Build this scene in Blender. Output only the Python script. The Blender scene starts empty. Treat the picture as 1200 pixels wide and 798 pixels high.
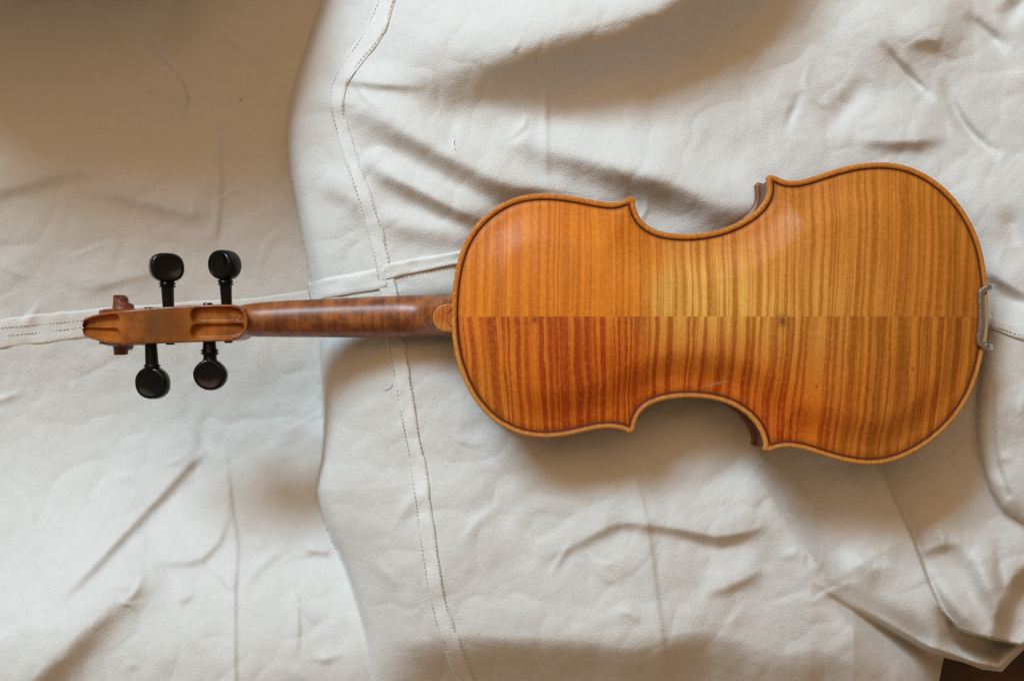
import bpy, bmesh, math, random
import numpy as np
from mathutils import Vector, Matrix
from mathutils.geometry import delaunay_2d_cdt

random.seed(7)
RNG = np.random.RandomState(11)
scene = bpy.context.scene
COL = scene.collection

# ------------------------------------------------------------------ camera
CAM_Z = 0.795            # the lens is 0.70 m above the edge of the violin's back
FPX = 1232.0
cam_d = bpy.data.cameras.new('camera')
cam_d.sensor_width = 36.0
cam_d.lens = 36.0 * FPX / 1200.0
cam_d.clip_start = 0.01
cam_d.clip_end = 50.0
cam = bpy.data.objects.new('camera', cam_d)
cam.location = (0, 0, CAM_Z)
COL.objects.link(cam)
scene.camera = cam

# ------------------------------------------------------------------ light
world = bpy.data.worlds.new('World')
scene.world = world
world.use_nodes = True
bg = world.node_tree.nodes['Background']
bg.inputs[0].default_value = (1.0, 0.66, 0.37, 1)      # warm room
bg.inputs[1].default_value = 0.26

EL, AZ = math.radians(40), math.radians(31)            # window: above the frame, to the left
to_light = Vector((-math.sin(AZ) * math.cos(EL), math.cos(AZ) * math.cos(EL), math.sin(EL)))
ld = bpy.data.lights.new('window_light', 'AREA')
ld.shape = 'RECTANGLE'
ld.size, ld.size_y = 1.17, 0.70
ld.energy = 100
ld.color = (0.625, 0.87, 1.06)
lo = bpy.data.objects.new('window_light', ld)
lo.location = Vector((0, 0, 0.05)) + to_light * 3.0
lo.rotation_euler = (-to_light).to_track_quat('-Z', 'Y').to_euler()
COL.objects.link(lo)

# added broad warm fill lamp, standing in for ambient from the window side
wd_ = bpy.data.lights.new('warm_fill_light', 'AREA')
wd_.shape = 'RECTANGLE'
wd_.size, wd_.size_y = 2.0, 1.0
wd_.energy = 11.5
wd_.color = (1.0, 0.63, 0.34)
wo_ = bpy.data.objects.new('warm_fill_light', wd_)
wo_.location = (-0.20, 0.84, 1.82)
wo_.rotation_euler = (Vector((0, 0, 0)) - Vector(wo_.location)).to_track_quat('-Z', 'Y').to_euler()
COL.objects.link(wo_)

scene.view_settings.view_transform = 'Standard'
scene.view_settings.look = 'None'
scene.view_settings.gamma = 1
scene.view_settings.exposure = 0.0


# ------------------------------------------------------------------ helpers
def W(u, v, z):
    """photo pixel (1200 wide) and height in metres -> point"""
    k = (CAM_Z - z) / FPX
    return ((u - 600.0) * k, -(v - 399.0) * k, z)


def tag(o, label=None, cat=None, group=None, kind=None):
    if label: o['label'] = label
    if cat: o['category'] = cat
    if group: o['group'] = group
    if kind: o['kind'] = kind
    return o


def empty(name, loc):
    o = bpy.data.objects.new(name, None)
    o.empty_display_size = 0.02
    o.location = loc
    COL.objects.link(o)
    return o


def mesh_obj(name, verts, faces, mat, parent=None, smooth=True, origin=(0, 0, 0)):
    me = bpy.data.meshes.new(name)
    me.from_pydata([tuple(v) for v in verts], [], [tuple(f) for f in faces])
    me.update()
    if smooth:
        me.polygons.foreach_set('use_smooth', [True] * len(me.polygons))
    o = bpy.data.objects.new(name, me)
    COL.objects.link(o)
    if mat: me.materials.append(mat)
    if parent: o.parent = parent
    return o


def fix_normals(o):
    bm = bmesh.new()
    bm.from_mesh(o.data)
    bmesh.ops.remove_doubles(bm, verts=bm.verts, dist=1e-6)
    bmesh.ops.recalc_face_normals(bm, faces=bm.faces)
    bm.to_mesh(o.data)
    bm.free()
    return o


def sharp(o, deg=35):
    o.data.set_sharp_from_angle(angle=math.radians(deg))
    return o


# ---- small expression language for shader nodes
class E:
    nt = None

    def __init__(self, s): self.s = s

    @staticmethod
    def op(op, *a):
        n = E.nt.nodes.new('ShaderNodeMath')
        n.operation = op
        for i, x in enumerate(a):
            if isinstance(x, E): E.nt.links.new(x.s, n.inputs[i])
            else: n.inputs[i].default_value = x
        return E(n.outputs[0])

    def __add__(s, o): return E.op('ADD', s, o)
    __radd__ = __add__
    def __sub__(s, o): return E.op('SUBTRACT', s, o)
    def __rsub__(s, o): return E.op('SUBTRACT', o, s)
    def __mul__(s, o): return E.op('MULTIPLY', s, o)
    __rmul__ = __mul__
    def __truediv__(s, o): return E.op('DIVIDE', s, o)
    def __pow__(s, o): return E.op('POWER', s, o)
    def exp(s): return E.op('EXPONENT', s)
    def clamp(s):
        n = E.nt.nodes.new('ShaderNodeClamp')
        E.nt.links.new(s.s, n.inputs[0])
        return E(n.outputs[0])
    def max(s, o): return E.op('MAXIMUM', s, o)
    def min(s, o): return E.op('MINIMUM', s, o)
    def abs(s): return E.op('ABSOLUTE', s)


def sstep(x, a, b):
    n = E.nt.nodes.new('ShaderNodeMapRange')
    n.interpolation_type = 'SMOOTHSTEP'
    E.nt.links.new(x.s, n.inputs[0])
    n.inputs[1].default_value = a
    n.inputs[2].default_value = b
    return E(n.outputs[0])


def noise1(w, detail=2.0, rough=0.5):
    n = E.nt.nodes.new('ShaderNodeTexNoise')
    n.noise_dimensions = '1D'
    E.nt.links.new(w.s, n.inputs['W'])
    n.inputs['Scale'].default_value = 1.0
    n.inputs['Detail'].default_value = detail
    n.inputs['Roughness'].default_value = rough
    return E(n.outputs['Fac'])


def comb(x, y, z=0.0):
    n = E.nt.nodes.new('ShaderNodeCombineXYZ')
    for i, q in enumerate((x, y, z)):
        if isinstance(q, E): E.nt.links.new(q.s, n.inputs[i])
        else: n.inputs[i].default_value = q
    return n.outputs[0]


def noise3(vec, scale=1.0, detail=2.0, rough=0.5):
    n = E.nt.nodes.new('ShaderNodeTexNoise')
    E.nt.links.new(vec, n.inputs['Vector'])
    n.inputs['Scale'].default_value = scale
    n.inputs['Detail'].default_value = detail
    n.inputs['Roughness'].default_value = rough
    return E(n.outputs['Fac'])


def objxyz():
    tc = E.nt.nodes.new('ShaderNodeTexCoord')
    sp = E.nt.nodes.new('ShaderNodeSeparateXYZ')
    E.nt.links.new(tc.outputs['Object'], sp.inputs[0])
    return E(sp.outputs[0]), E(sp.outputs[1]), E(sp.outputs[2])


def mixc(f, a, b):
    n = E.nt.nodes.new('ShaderNodeMix')
    n.data_type = 'RGBA'
    if isinstance(f, E): E.nt.links.new(f.s, n.inputs[0])
    else: n.inputs[0].default_value = f
    for i, q in ((6, a), (7, b)):
        if isinstance(q, tuple): n.inputs[i].default_value = q + (1,)
        else: E.nt.links.new(q, n.inputs[i])
    return n.outputs[2]


def new_mat(name, rough=0.5, color=None, metallic=0.0, spec=0.5):
    m = bpy.data.materials.new(name)
    m.use_nodes = True
    E.nt = m.node_tree
    b = m.node_tree.nodes['Principled BSDF']
    b.inputs['Roughness'].default_value = rough
    b.inputs['Metallic'].default_value = metallic
    b.inputs['Specular IOR Level'].default_value = spec
    if color: b.inputs['Base Color'].default_value = color + (1,)
    return m, b


def bump(b, h, dist, strength=1.0):
    n = E.nt.nodes.new('ShaderNodeBump')
    n.inputs['Strength'].default_value = strength
    n.inputs['Distance'].default_value = dist
    E.nt.links.new(h.s, n.inputs['Height'])
    E.nt.links.new(n.outputs[0], b.inputs['Normal'])
    return n


def srgb(r, g, b):
    f = lambda c: (c / 255 / 12.92) if c <= 10 else ((c / 255 + 0.055) / 1.055) ** 2.4
    return (f(r), f(g), f(b))


# ------------------------------------------------------------------ materials
def cloth_material(name, tint=(0.645, 0.622, 0.583), fuzz=1.0, stain=False):
    m, b = new_mat(name, 0.95, spec=0.15)
    x, y, z = objxyz()
    x, y, z = x * 1000, y * 1000, z * 1000          # millimetres
    slub_h = noise3(comb(x * 0.06, y * 1.1, 0.0), 1.0, 3.0)
    slub_v = noise3(comb(x * 1.1, y * 0.06, 5.0), 1.0, 3.0)
    blot = noise3(comb(x, y, z), 0.012, 3.0)
    k = (slub_h - 0.5) * 0.40 + (slub_v - 0.5) * 0.34 + (blot - 0.5) * 0.10 + 0.5
    k = k.clamp()
    lo_ = tuple(c * 0.86 for c in tint)
    hi_ = tuple(min(1, c * 1.14) for c in tint)
    c = mixc(k, lo_, hi_)
    if stain:                                       # one small brown spot on the left sheet
        px, py, _ = W(293, 126, -0.065)
        dx, dy = x - px * 1000, y - py * 1000
        s = ((dx * dx + dy * dy) * (-1 / 1.6)).exp()
        c = mixc(s * 0.55, c, (0.16, 0.09, 0.06))
    E.nt.links.new(c, b.inputs['Base Color'])
    b.inputs['Sheen Weight'].default_value = 0.12
    b.inputs['Sheen Roughness'].default_value = 0.6
    weave_h = noise3(comb(x * 0.4, y * 1.7, 0.0), 1.0, 1.0)
    weave_v = noise3(comb(x * 1.7, y * 0.4, 3.0), 1.0, 1.0)
    fz = noise3(comb(x, y, z), 0.75, 2.0)
    crump = noise3(comb(x, y, z), 0.11, 3.0, 0.55)
    h = weave_h * 0.34 + weave_v * 0.34 + fz * (0.15 * fuzz) + crump * 0.30
    bump(b, h, 0.001, 0.95)
    return m


M_CLOTH = cloth_material('canvas', stain=True)
M_SEAM = cloth_material('seam_canvas', (0.705, 0.682, 0.64), 0.5)
M_STITCH, _ = new_mat('stitch_thread', 0.9, (0.44, 0.36, 0.285), spec=0.1)
M_LINT, _ = new_mat('white_lint', 0.9, (0.85, 0.84, 0.82), spec=0.1)


def blob(u, v, u0, v0, ru, rv):
    a = (u - u0) / ru
    c = (v - v0) / rv
    return ((a * a + c * c) * -1.0).exp()


KP = 0.700 / FPX        # metres per photo pixel at the violin's back edge


def violin_back_material(name, lower):
    m, b = new_mat(name, 0.34, spec=0.20)
    x, y, z = objxyz()
    u = x / KP + 600.0                              # object millimetres as photo-sized units
    v = y / (-KP) + 399.0
    xm, ym = x * 1000, y * 1000
    wob = noise3(comb(xm, ym * 0.5, 0.0), 0.035, 2.0) - 0.5
    wob2 = noise3(comb(xm * 1.0, ym * 0.25, 2.0), 0.16, 2.0) - 0.5
    fuzz = noise3(comb(xm * 2.0, ym * 0.8, 6.0), 1.0, 2.0) - 0.5
    if lower:
        slant = (v - 371.0) * (0.07 - 0.11 * sstep(u, 560.0, 900.0))
        s = u - slant + wob * 9 + wob2 * 3.0 + fuzz * 2.4
        ph = s + noise1(s * 0.022 + 5.0, 2.0, 0.6) * 52.0
        period = 15.0
        big = noise1(s * 0.10 + 3.0, 1.0, 0.4)
        fine = noise1(s * 0.34 + 11.0, 2.0, 0.6)
        wd = noise3(comb(s * 0.07, ym * 0.016, 7.0), 1.0, 1.0)
        lo_t, hi_t = 0.42, 0.60
    else:
        slant = (v - 371.0) * (-0.02 - 0.07 * sstep(u, 800.0, 1100.0))
        s = u - slant + wob * 5 + wob2 * 1.6 + fuzz * 1.8
        ph = s + noise1(s * 0.030 + 5.0, 2.0, 0.6) * 36.0
        period = 10.5
        big = noise1(s * 0.13 + 21.0, 1.0, 0.4)
        fine = noise1(s * 0.45 + 31.0, 2.0, 0.6)
        wd = noise3(comb(s * 0.09, ym * 0.02, 9.0), 1.0, 1.0)
        lo_t, hi_t = 0.36, 0.63
    wave = E.op('SINE', ph * (2 * math.pi / period)) * 0.16 + 0.5
    f = sstep(wave * 0.42 + big * 0.28 + fine * 0.30 + (wd - 0.5) * 0.22, lo_t, hi_t)
    # varnish zones (worn golden centre, orange upper bout, red at the lower C)
    patch = noise3(comb(xm, ym, 0.0), 0.03, 4.0, 0.6) - 0.5
    n2 = noise3(comb(xm * 1.0, ym * 0.3, 4.0), 0.25, 2.0) - 0.5
    if lower:
        red = (1.0 - sstep(u + patch * 120 + n2 * 12, 690.0, 800.0)) * 0.75
        red = red + blob(u, v, 800.0, 462.0, 150.0, 62.0) * 0.85 + blob(u, v, 925.0, 500.0, 70.0, 48.0) * 0.75
        red = red + blob(u, v, 1080.0, 465.0, 42.0, 30.0) * 0.22
        red = red - blob(u, v, 560.0, 480.0, 50.0, 60.0) * 0.55
    else:
        edge = sstep(u + n2 * 12 + patch * 26, 735.0, 774.0)
        soft = sstep(u + patch * 140, 690.0, 830.0)
        hard = sstep(v, 300.0, 340.0)
        red = 1.0 - (edge * hard + soft * (1.0 - hard))
        red = red * 0.85 + blob(u, v, 885.0, 275.0, 55.0, 60.0) * 0.30
    gold = blob(u, v, 840.0, 355.0, 130.0, 62.0) if not lower else blob(u, v, 840.0, 372.0, 120.0, 48.0) * 0.75
    red = (red + patch * 0.35).clamp()
    gold = (gold + patch * 0.3).clamp()
    base_l = mixc(gold, (0.55, 0.182, 0.020), (0.80, 0.42, 0.085))
    base_d = mixc(gold, (0.31, 0.080, 0.004) if lower else (0.35, 0.098, 0.006), (0.44, 0.145, 0.012))
    light = mixc(red, base_l, (0.66, 0.142, 0.005) if lower else (0.74, 0.205, 0.007))
    dark = mixc(red, base_d, (0.35, 0.035, 0.0010) if lower else (0.53, 0.118, 0.003))
    c = mixc(f, dark, light)
    deep = (red - 0.85) * 3.0 if lower else red * 0.0
    c = mixc((deep.clamp()) * 0.35, c, (0.20, 0.022, 0.0008))
    g1 = noise3(comb(xm * 1.5, ym * 0.9, 8.0), 1.0, 3.0, 0.65) - 0.5
    g2 = noise3(comb(xm * 0.35, ym * 0.30, 3.0), 1.0, 3.0, 0.6) - 0.5
    gg = (g1 * 0.9 + g2 * 0.5).clamp()
    c = mixc(gg, c, (0.85, 0.50, 0.13))
    c = mixc(((g1 * -0.9) - g2 * 0.5).clamp(), c, (0.08, 0.018, 0.0015))
    # fine fibre, pores, nicks
    fib = noise3(comb(xm * 0.25, ym * 3.2, 1.0), 1.0, 2.0)
    c = mixc(sstep(fib, 0.5, 0.8) * 0.20, c, (0.16, 0.05, 0.01))
    pores = noise3(comb(xm, ym, 0.0), 1.3, 2.0)
    c = mixc(sstep(pores, 0.66, 0.78) * 0.35, c, (0.10, 0.035, 0.01))
    knot = blob(u + patch * 14, v, 912.0, 377.0, 5.0, 7.0) + blob(u, v, 626.0, 375.0, 3.0, 3.5)
    knot = knot + blob(u, v, 1062.0, 432.0, 1.6, 1.6) + blob(u, v, 951.0, 452.0, 1.5, 1.5)
    c = mixc((knot * 0.8).clamp(), c, (0.09, 0.025, 0.008))
    # scratch by the lower C bout, grime near the worn centre
    sc = ((v - 449.0 + (u - 840.0) * 0.26).abs() * -1.2).exp() * blob(u, v, 838.0, 450.0, 16.0, 8.0)
    c = mixc((sc * 0.55).clamp(), c, (0.62, 0.33, 0.16))
    # wear on the edge bead
    at = E.nt.nodes.new('ShaderNodeAttribute')
    at.attribute_name = 'edge_d'
    d = E(at.outputs['Fac'])
    tick = noise3(comb(xm, ym, 0.0), 0.55, 2.0)
    beadc = mixc(sstep(tick, 0.35, 0.68), (0.47, 0.18, 0.032), (0.59, 0.265, 0.058)) if lower else mixc(sstep(tick, 0.35, 0.68), (0.42, 0.125, 0.013), (0.58, 0.215, 0.030))
    c = mixc((1.0 - sstep(d, 2.2, 3.2)) * 0.9, c, beadc)
    groove = sstep(d, 2.3, 3.2) * (1.0 - sstep(d, 4.6, 7.0))
    c = mixc(groove * 0.5, c, (0.15, 0.04, 0.008))
    E.nt.links.new(c, b.inputs['Base Color'])
    rr = noise3(comb(xm, ym, 0.0), 0.08, 4.0, 0.6)
    E.nt.links.new((rr * 0.20 + 0.36).s, b.inputs['Roughness'])
    h = fib * 0.25 + noise3(comb(xm, ym, 0.0), 0.5, 2.0) * 0.5 + f * 0.12
    bump(b, h, 0.00012, 1.0)
    return m


M_BACK_U = violin_back_material('flamed_maple_fine', False)
M_BACK_L = violin_back_material('flamed_maple_broad', True)


def varnish(name, light, dark, freq=0.35, rough=0.33, axis='x', mott=0.5, spec=0.4, patches=()):
    m, b = new_mat(name, rough, spec=spec)
    x, y, z = objxyz()
    xm, ym, zm = x * 1000, y * 1000, z * 1000
    wob = noise3(comb(xm, ym, zm), 0.08, 2.0) - 0.5
    s = (xm if axis == 'x' else ym) + wob * 6
    f = noise1(s * freq, 2.0, 0.6)
    mt = noise3(comb(xm, ym, zm), 0.09, 3.0, 0.6)
    k = sstep(f * (1 - mott) + mt * mott, 0.36, 0.64)
    c = mixc(k, dark, light)
    for (pu, pv, ru, rv, pc, ps) in patches:        # handling wear, in photo pixels
        nn = noise3(comb(xm, ym, zm), 0.16, 3.0, 0.6) - 0.5
        k2 = blob(xm * (1 / 0.585) + 840 + nn * 22, ym * (-1 / 0.585) + 371 + nn * 14, pu, pv, ru, rv)
        c = mixc((k2 * ps).clamp(), c, pc)
    sp = noise3(comb(xm, ym, zm), 1.1, 2.0)
    c = mixc(sstep(sp, 0.64, 0.78) * 0.5, c, tuple(q * 0.35 for q in dark))
    E.nt.links.new(c, b.inputs['Base Color'])
    bump(b, sp * 0.5 + f * 0.2, 0.00012, 1.0)
    return m


M_NECK = varnish('neck_maple', (0.31, 0.092, 0.016), (0.12, 0.026, 0.004), 0.30, 0.40, 'x', 0.72, 0.6)
M_PEGBOX = varnish('pegbox_maple', (0.36, 0.104, 0.012), (0.19, 0.048, 0.005), 0.12, 0.30, 'x', 0.7, 0.4,
                   [(176, 382, 22, 34, (0.11, 0.037, 0.007), 0.95), (204, 384, 14, 34, (0.16, 0.040, 0.006), 0.9), (125, 388, 20, 10, (0.42, 0.11, 0.02), 0.5)])
M_SCROLL = varnish('scroll_maple', (0.24, 0.062, 0.022), (0.09, 0.022, 0.009), 0.2, 0.36)
M_BUTTON = varnish('button_maple', (0.52, 0.180, 0.028), (0.32, 0.060, 0.006), 0.5, 0.34, 'x', 0.4)
M_RIB = varnish('rib_maple', (0.19, 0.075, 0.045), (0.085, 0.030, 0.018), 0.4, 0.35)
M_SPRUCE = varnish('belly_spruce', (0.30, 0.12, 0.04), (0.16, 0.055, 0.018), 1.0, 0.4, 'y')
M_PURF, _ = new_mat('purfling', 0.5, (0.085, 0.017, 0.003), spec=0.15)
M_EBONY, eb = new_mat('ebony', 0.20, (0.003, 0.003, 0.003), spec=0.26)
_x, _y, _z = objxyz()
bump(eb, noise3(comb(_x * 1000, _y * 300, _z * 1000), 1.2, 3.0), 0.0002, 0.5)
M_NICKEL, nk = new_mat('nickel_plate', 0.26, (0.44, 0.46, 0.53), metallic=1.0)
_x, _y, _z = objxyz()
E.nt.links.new((noise3(comb(_x * 1000, _y * 1000, _z * 1000), 0.5, 3.0) * 0.3 + 0.14).s, nk.inputs['Roughness'])
M_CORK, _ = new_mat('cork_pad', 0.8, (0.33, 0.23, 0.12), spec=0.2)


def wood_material():
    m, b = new_mat('brown_wood', 0.5)
    x, y, z = objxyz()
    g = noise3(comb(x * 8, y * 90, z), 1.0, 4.0)
    c = mixc(sstep(g, 0.3, 0.7), (0.045, 0.019, 0.008), (0.085, 0.038, 0.015))
    E.nt.links.new(c, b.inputs['Base Color'])
    return m


M_WOOD = wood_material()

# ------------------------------------------------------------------ the table under the cloth
tv = [(-1.3, -1.1, -0.115), (1.3, -1.1, -0.115), (1.3, 1.1, -0.115), (-1.3, 1.1, -0.115),
      (-1.3, -1.1, -0.155), (1.3, -1.1, -0.155), (1.3, 1.1, -0.155), (-1.3, 1.1, -0.155)]
tf = [(0, 1, 2, 3), (7, 6, 5, 4), (0, 4, 5, 1), (1, 5, 6, 2), (2, 6, 7, 3), (3, 7, 4, 0)]
table = mesh_obj('table_surface', tv, tf, M_WOOD, smooth=False)
tag(table, kind='structure')


# ------------------------------------------------------------------ the cloth: height in millimetres over photo pixels
def polydist(u, v, pts):
    """distance to polyline, side (+ = right hand on the picture), value interpolated from 3rd column"""
    best = np.full(u.shape, 1e9)
    side = np.zeros(u.shape)
    val = np.zeros(u.shape)
    for a, b in zip(pts[:-1], pts[1:]):
        dx, dy = b[0] - a[0], b[1] - a[1]
        L2 = dx * dx + dy * dy
        t = np.clip(((u - a[0]) * dx + (v - a[1]) * dy) / L2, 0, 1)
        px, py = u - (a[0] + t * dx), v - (a[1] + t * dy)
        d = np.hypot(px, py)
        m = d < best
        best = np.where(m, d, best)
        side = np.where(m, np.sign(dx * py - dy * px), side)
        if len(a) > 2:
            val = np.where(m, a[2] + t * (b[2] - a[2]), val)
    return best, side, val


def refine(pts, step=9.0):
    """Catmull-Rom through the points"""
    P = np.array(pts, float)
    out = []
    for i in range(len(P) - 1):
        p0 = P[max(i - 1, 0)]; p1 = P[i]; p2 = P[i + 1]; p3 = P[min(i + 2, len(P) - 1)]
        n = max(1, int(math.hypot(*(p2 - p1)[:2]) / step))
        for k in range(n):
            t = k / n
            q = 0.5 * ((2 * p1) + (-p0 + p2) * t + (2 * p0 - 5 * p1 + 4 * p2 - p3) * t * t + (-p0 + 3 * p1 - 3 * p2 + p3) * t ** 3)
            out.append(q)
    out.append(P[-1])
    return np.array(out)


def ridge(u, v, pts, wl, wr, p=2.0):
    P = refine(pts, 14.0)
    d, s, h = polydist(u, v, P)
    w = np.where(s > 0, wr, wl)
    return h * np.exp(-np.power(d / w, p))


def smooth01(x): 
    x = np.clip(x, 0, 1)
    return x * x * (3 - 2 * x)


class VN:
    def __init__(self, seed): self.t = np.random.RandomState(seed).rand(256, 256)

    def __call__(self, x, y):
        xi, yi = np.floor(x).astype(int), np.floor(y).astype(int)
        fx, fy = x - xi, y - yi
        fx = fx * fx * fx * (fx * (fx * 6 - 15) + 10)
        fy = fy * fy * fy * (fy * (fy * 6 - 15) + 10)
        t = self.t
        a = t[xi % 256, yi % 256]; b = t[(xi + 1) % 256, yi % 256]
        c = t[xi % 256, (yi + 1) % 256]; d = t[(xi + 1) % 256, (yi + 1) % 256]
        return (a * (1 - fx) + b * fx) * (1 - fy) + (c * (1 - fx) + d * fx) * fy - 0.5


VNS = [VN(i) for i in range(6)]


def fbm(u, v, s, o=4, k=0):
    r = 0; a = 1.0
    ca, sa = math.cos(0.6), math.sin(0.6)
    x, y = u / s, v / s
    for i in range(o):
        r = r + a * VNS[(i + k) % 6](x + 17.3 * i, y + 9.1 * i)
        x, y = (x * ca - y * sa) * 2.03, (x * sa + y * ca) * 2.03
        a *= 0.5
    return r


EDGE = [(386, -330), (386, -60), (380, -10), (364, 40), (346, 95), (336, 140), (338, 190), (347, 240), (357, 290), (365, 330), (370, 395),
        (373, 440), (378, 490), (376, 540), (370, 575), (384, 620), (402, 660), (420, 715), (432, 770), (440, 900), (446, 1100)]
SHADE_HEAP = [(-330, -150, 203), (-120, -155, 200), (20, -158, 196), (110, -160, 197), (165, -164, 190), (205, -170, 176), (240, -190, 150), (285, -330, 150)]

BACK_PX = [
    (528.8, 371), (528.8, 355.4), (530, 330), (534.3, 305.3), (541.3, 285.2), (551.3, 267.7), (563.9, 253.9), (580.1, 241.4), (595.2, 233.1),
    (610.2, 228.1), (627.7, 225.8), (645.3, 225.8), (665.3, 228.1), (685.4, 231.9), (702.9, 236.1), (717.9, 238.9), (726.7, 237.1),
    (734.2, 232.2), (740.2, 230.3), 'c', (744.9, 233.1), 'c', (744.4, 239.5), (746, 248.9), (750.5, 257.7), (759.8, 266.4), (770.1, 271.4), (787.6, 274.7),
    (807.7, 275.2), (825.2, 273.9), (845.3, 269.7), (865.3, 262.2), (880.3, 253.4), (892.8, 242.0), (899.1, 232.6), (900.9, 223.8),
    (899.3, 215.1), (898.4, 208.2), 'c', (902.3, 204.6), 'c', (909.1, 206.0), (916.6, 210.9), (925.4, 213.6), (937.9, 212.1), (953, 207.1), (968, 201.8),
    (983, 196.6), (1000.1, 192), (1020.1, 189.3), (1037.7, 189), (1055.2, 190.7), (1072.7, 195.7), (1090.3, 204.5), (1107.8, 217.3),
    (1122.8, 232.8), (1135.4, 251.0), (1145.4, 270.2), (1152.4, 290.2), (1156.7, 310.8), (1159.0, 335.3), (1159.3, 371), (1157.6, 395), (1153.4, 416.1),
    (1149.0, 436.1), (1142.9, 455.2), (1134.1, 472.9), (1122.8, 490.0), (1107.8, 506.5), (1090.3, 520.5), (1072.7, 532.0), (1052.7, 541.3),
    (1032.7, 546.4), (1012.6, 546.4), (992.6, 543.0), (970, 536.6), (953, 530.2), (937.9, 525.0), (922.9, 522.8), (912.9, 524.6),
    (905.4, 528.0), (899.4, 529.6), 'c', (893.9, 526.9), 'c', (895.4, 520.3), (894.1, 510.3), (889.1, 499.5), (880.3, 489), (867.8, 479),
    (852.8, 471.6), (835.2, 467.0), (815.2, 465.3), (795.2, 465.5), (775.1, 468.2), (760.1, 473.5), (749.5, 482), (744.9, 492.7), (744.6, 501.5),
    (743.6, 506.4), 'c', (737.5, 508.5), 'c', (730.8, 504.6), (719.6, 500.1), (705.4, 501.1), (690.4, 504.8), (672.8, 509.8), (655.3, 513.6), (635.3, 514.8),
    (617.7, 512.8), (600.2, 507.6), (582.6, 498.8), (566.4, 485.6), (552.6, 467.9), (541.3, 446.2), (533.8, 424.4), (529.7, 400.1), (528.8, 385)]


def outline_px():
    """smooth dense outline; 'c' marks the hard corners of the bouts"""
    pts, corner = [], []
    for q in BACK_PX:
        if q == 'c': corner.append(len(pts))       # the previous point is a corner
        else: pts.append(q)
    cs = set(i - 1 for i in corner)
    P = np.array(pts, float)
    # light smoothing of hand-read points, corners kept
    for it in range(2):
        Q = P.copy()
        for i in range(len(P)):
            if i in cs or (i - 1) in cs or (i + 1) % len(P) in cs: continue
            Q[i] = 0.25 * P[i - 1] + 0.5 * P[i] + 0.25 * P[(i + 1) % len(P)]
        P = Q
    n = len(P)
    out = []
    for i in range(n):
        p1, p2 = P[i], P[(i + 1) % n]
        p0 = p1 - (p2 - p1) if i in cs else P[i - 1]
        p3 = p2 + (p2 - p1) if (i + 1) % n in cs else P[(i + 2) % n]
        k = max(1, int(np.hypot(*(p2 - p1)) / 2.2))
        for j in range(k):
            t = j / k
            out.append(0.5 * ((2 * p1) + (-p0 + p2) * t + (2 * p0 - 5 * p1 + 4 * p2 - p3) * t * t + (-p0 + 3 * p1 - 3 * p2 + p3) * t ** 3))
    return np.array(out)


OUT = outline_px()


def inside_poly(x, y, P):
    r = np.zeros(x.shape, bool)
    n = len(P)
    for i in range(n):
        x1, y1 = P[i]; x2, y2 = P[(i + 1) % n]
        if y1 == y2: continue
        c = ((y1 > y) != (y2 > y)) & (x < (x2 - x1) * (y - y1) / (y2 - y1) + x1)
        r ^= c
    return r


def poly_sd(x, y, P):
    sh = x.shape
    x = x.ravel(); y = y.ravel()
    d = np.full(x.shape, 1e9)
    n = len(P)
    for i in range(n):
        a = P[i]; b = P[(i + 1) % n]
        dx, dy = b - a
        L2 = dx * dx + dy * dy + 1e-12
        t = np.clip(((x - a[0]) * dx + (y - a[1]) * dy) / L2, 0, 1)
        d = np.minimum(d, np.hypot(x - a[0] - t * dx, y - a[1] - t * dy))
    ins = inside_poly(x, y, P)
    return np.where(ins, d, -d).reshape(sh)


RIGHT_FOLD = [(1172, 330), (1160, 372), (1150, 420), (1144.5, 470), (1144, 510), (1150, 543), (1160, 575), (1173, 596), (1200, 613), (1240, 640), (1330, 690)]
FOLD_L = [(985, 430), (1012, 500), (1033, 550), (1052, 592), (1071, 633), (1091, 687), (1107, 719), (1124, 740), (1134, 752)]
HEM2 = [(1104, 716), (1122, 737), (1155, 747), (1200, 757), (1260, 775), (1460, 830)]
FLAP = [(940, 672), (980, 698), (1031, 728), (1088, 761), (1110, 768), (1145, 780), (1172, 784), (1183, 772), (1200, 757), (1300, 700)]


def sidestep(u, v, pts, w, soft=1.0):
    """0 on the right hand side of the path, 1 on its left"""
    d, s, _ = polydist(u, v, refine(pts, 16.0))
    return smooth01(0.5 - s * d / (2 * w))


# fine creases left in the cloth
FINE = []
_r = random.Random(23)
for _i in range(95):
    cx_, cy_ = _r.uniform(-20, 1220), _r.uniform(-20, 800)
    ang = _r.choice([0.5, 2.2, 1.1, 2.7]) + _r.gauss(0, 0.35)
    ln_ = _r.uniform(18, 75)
    bend = _r.gauss(0, 0.5)
    pp = []
    for _k in range(6):
        t_ = _k / 5 - 0.5
        a_k = ang + bend * t_
        pp.append((cx_ + math.cos(a_k) * ln_ * t_ + _r.gauss(0, 0.8), cy_ + math.sin(a_k) * ln_ * t_ + _r.gauss(0, 0.8)))
    FINE.append((pp, _r.uniform(0.5, 1.7), _r.uniform(2.6, 12), _r.uniform(2.6, 5)))


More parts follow.
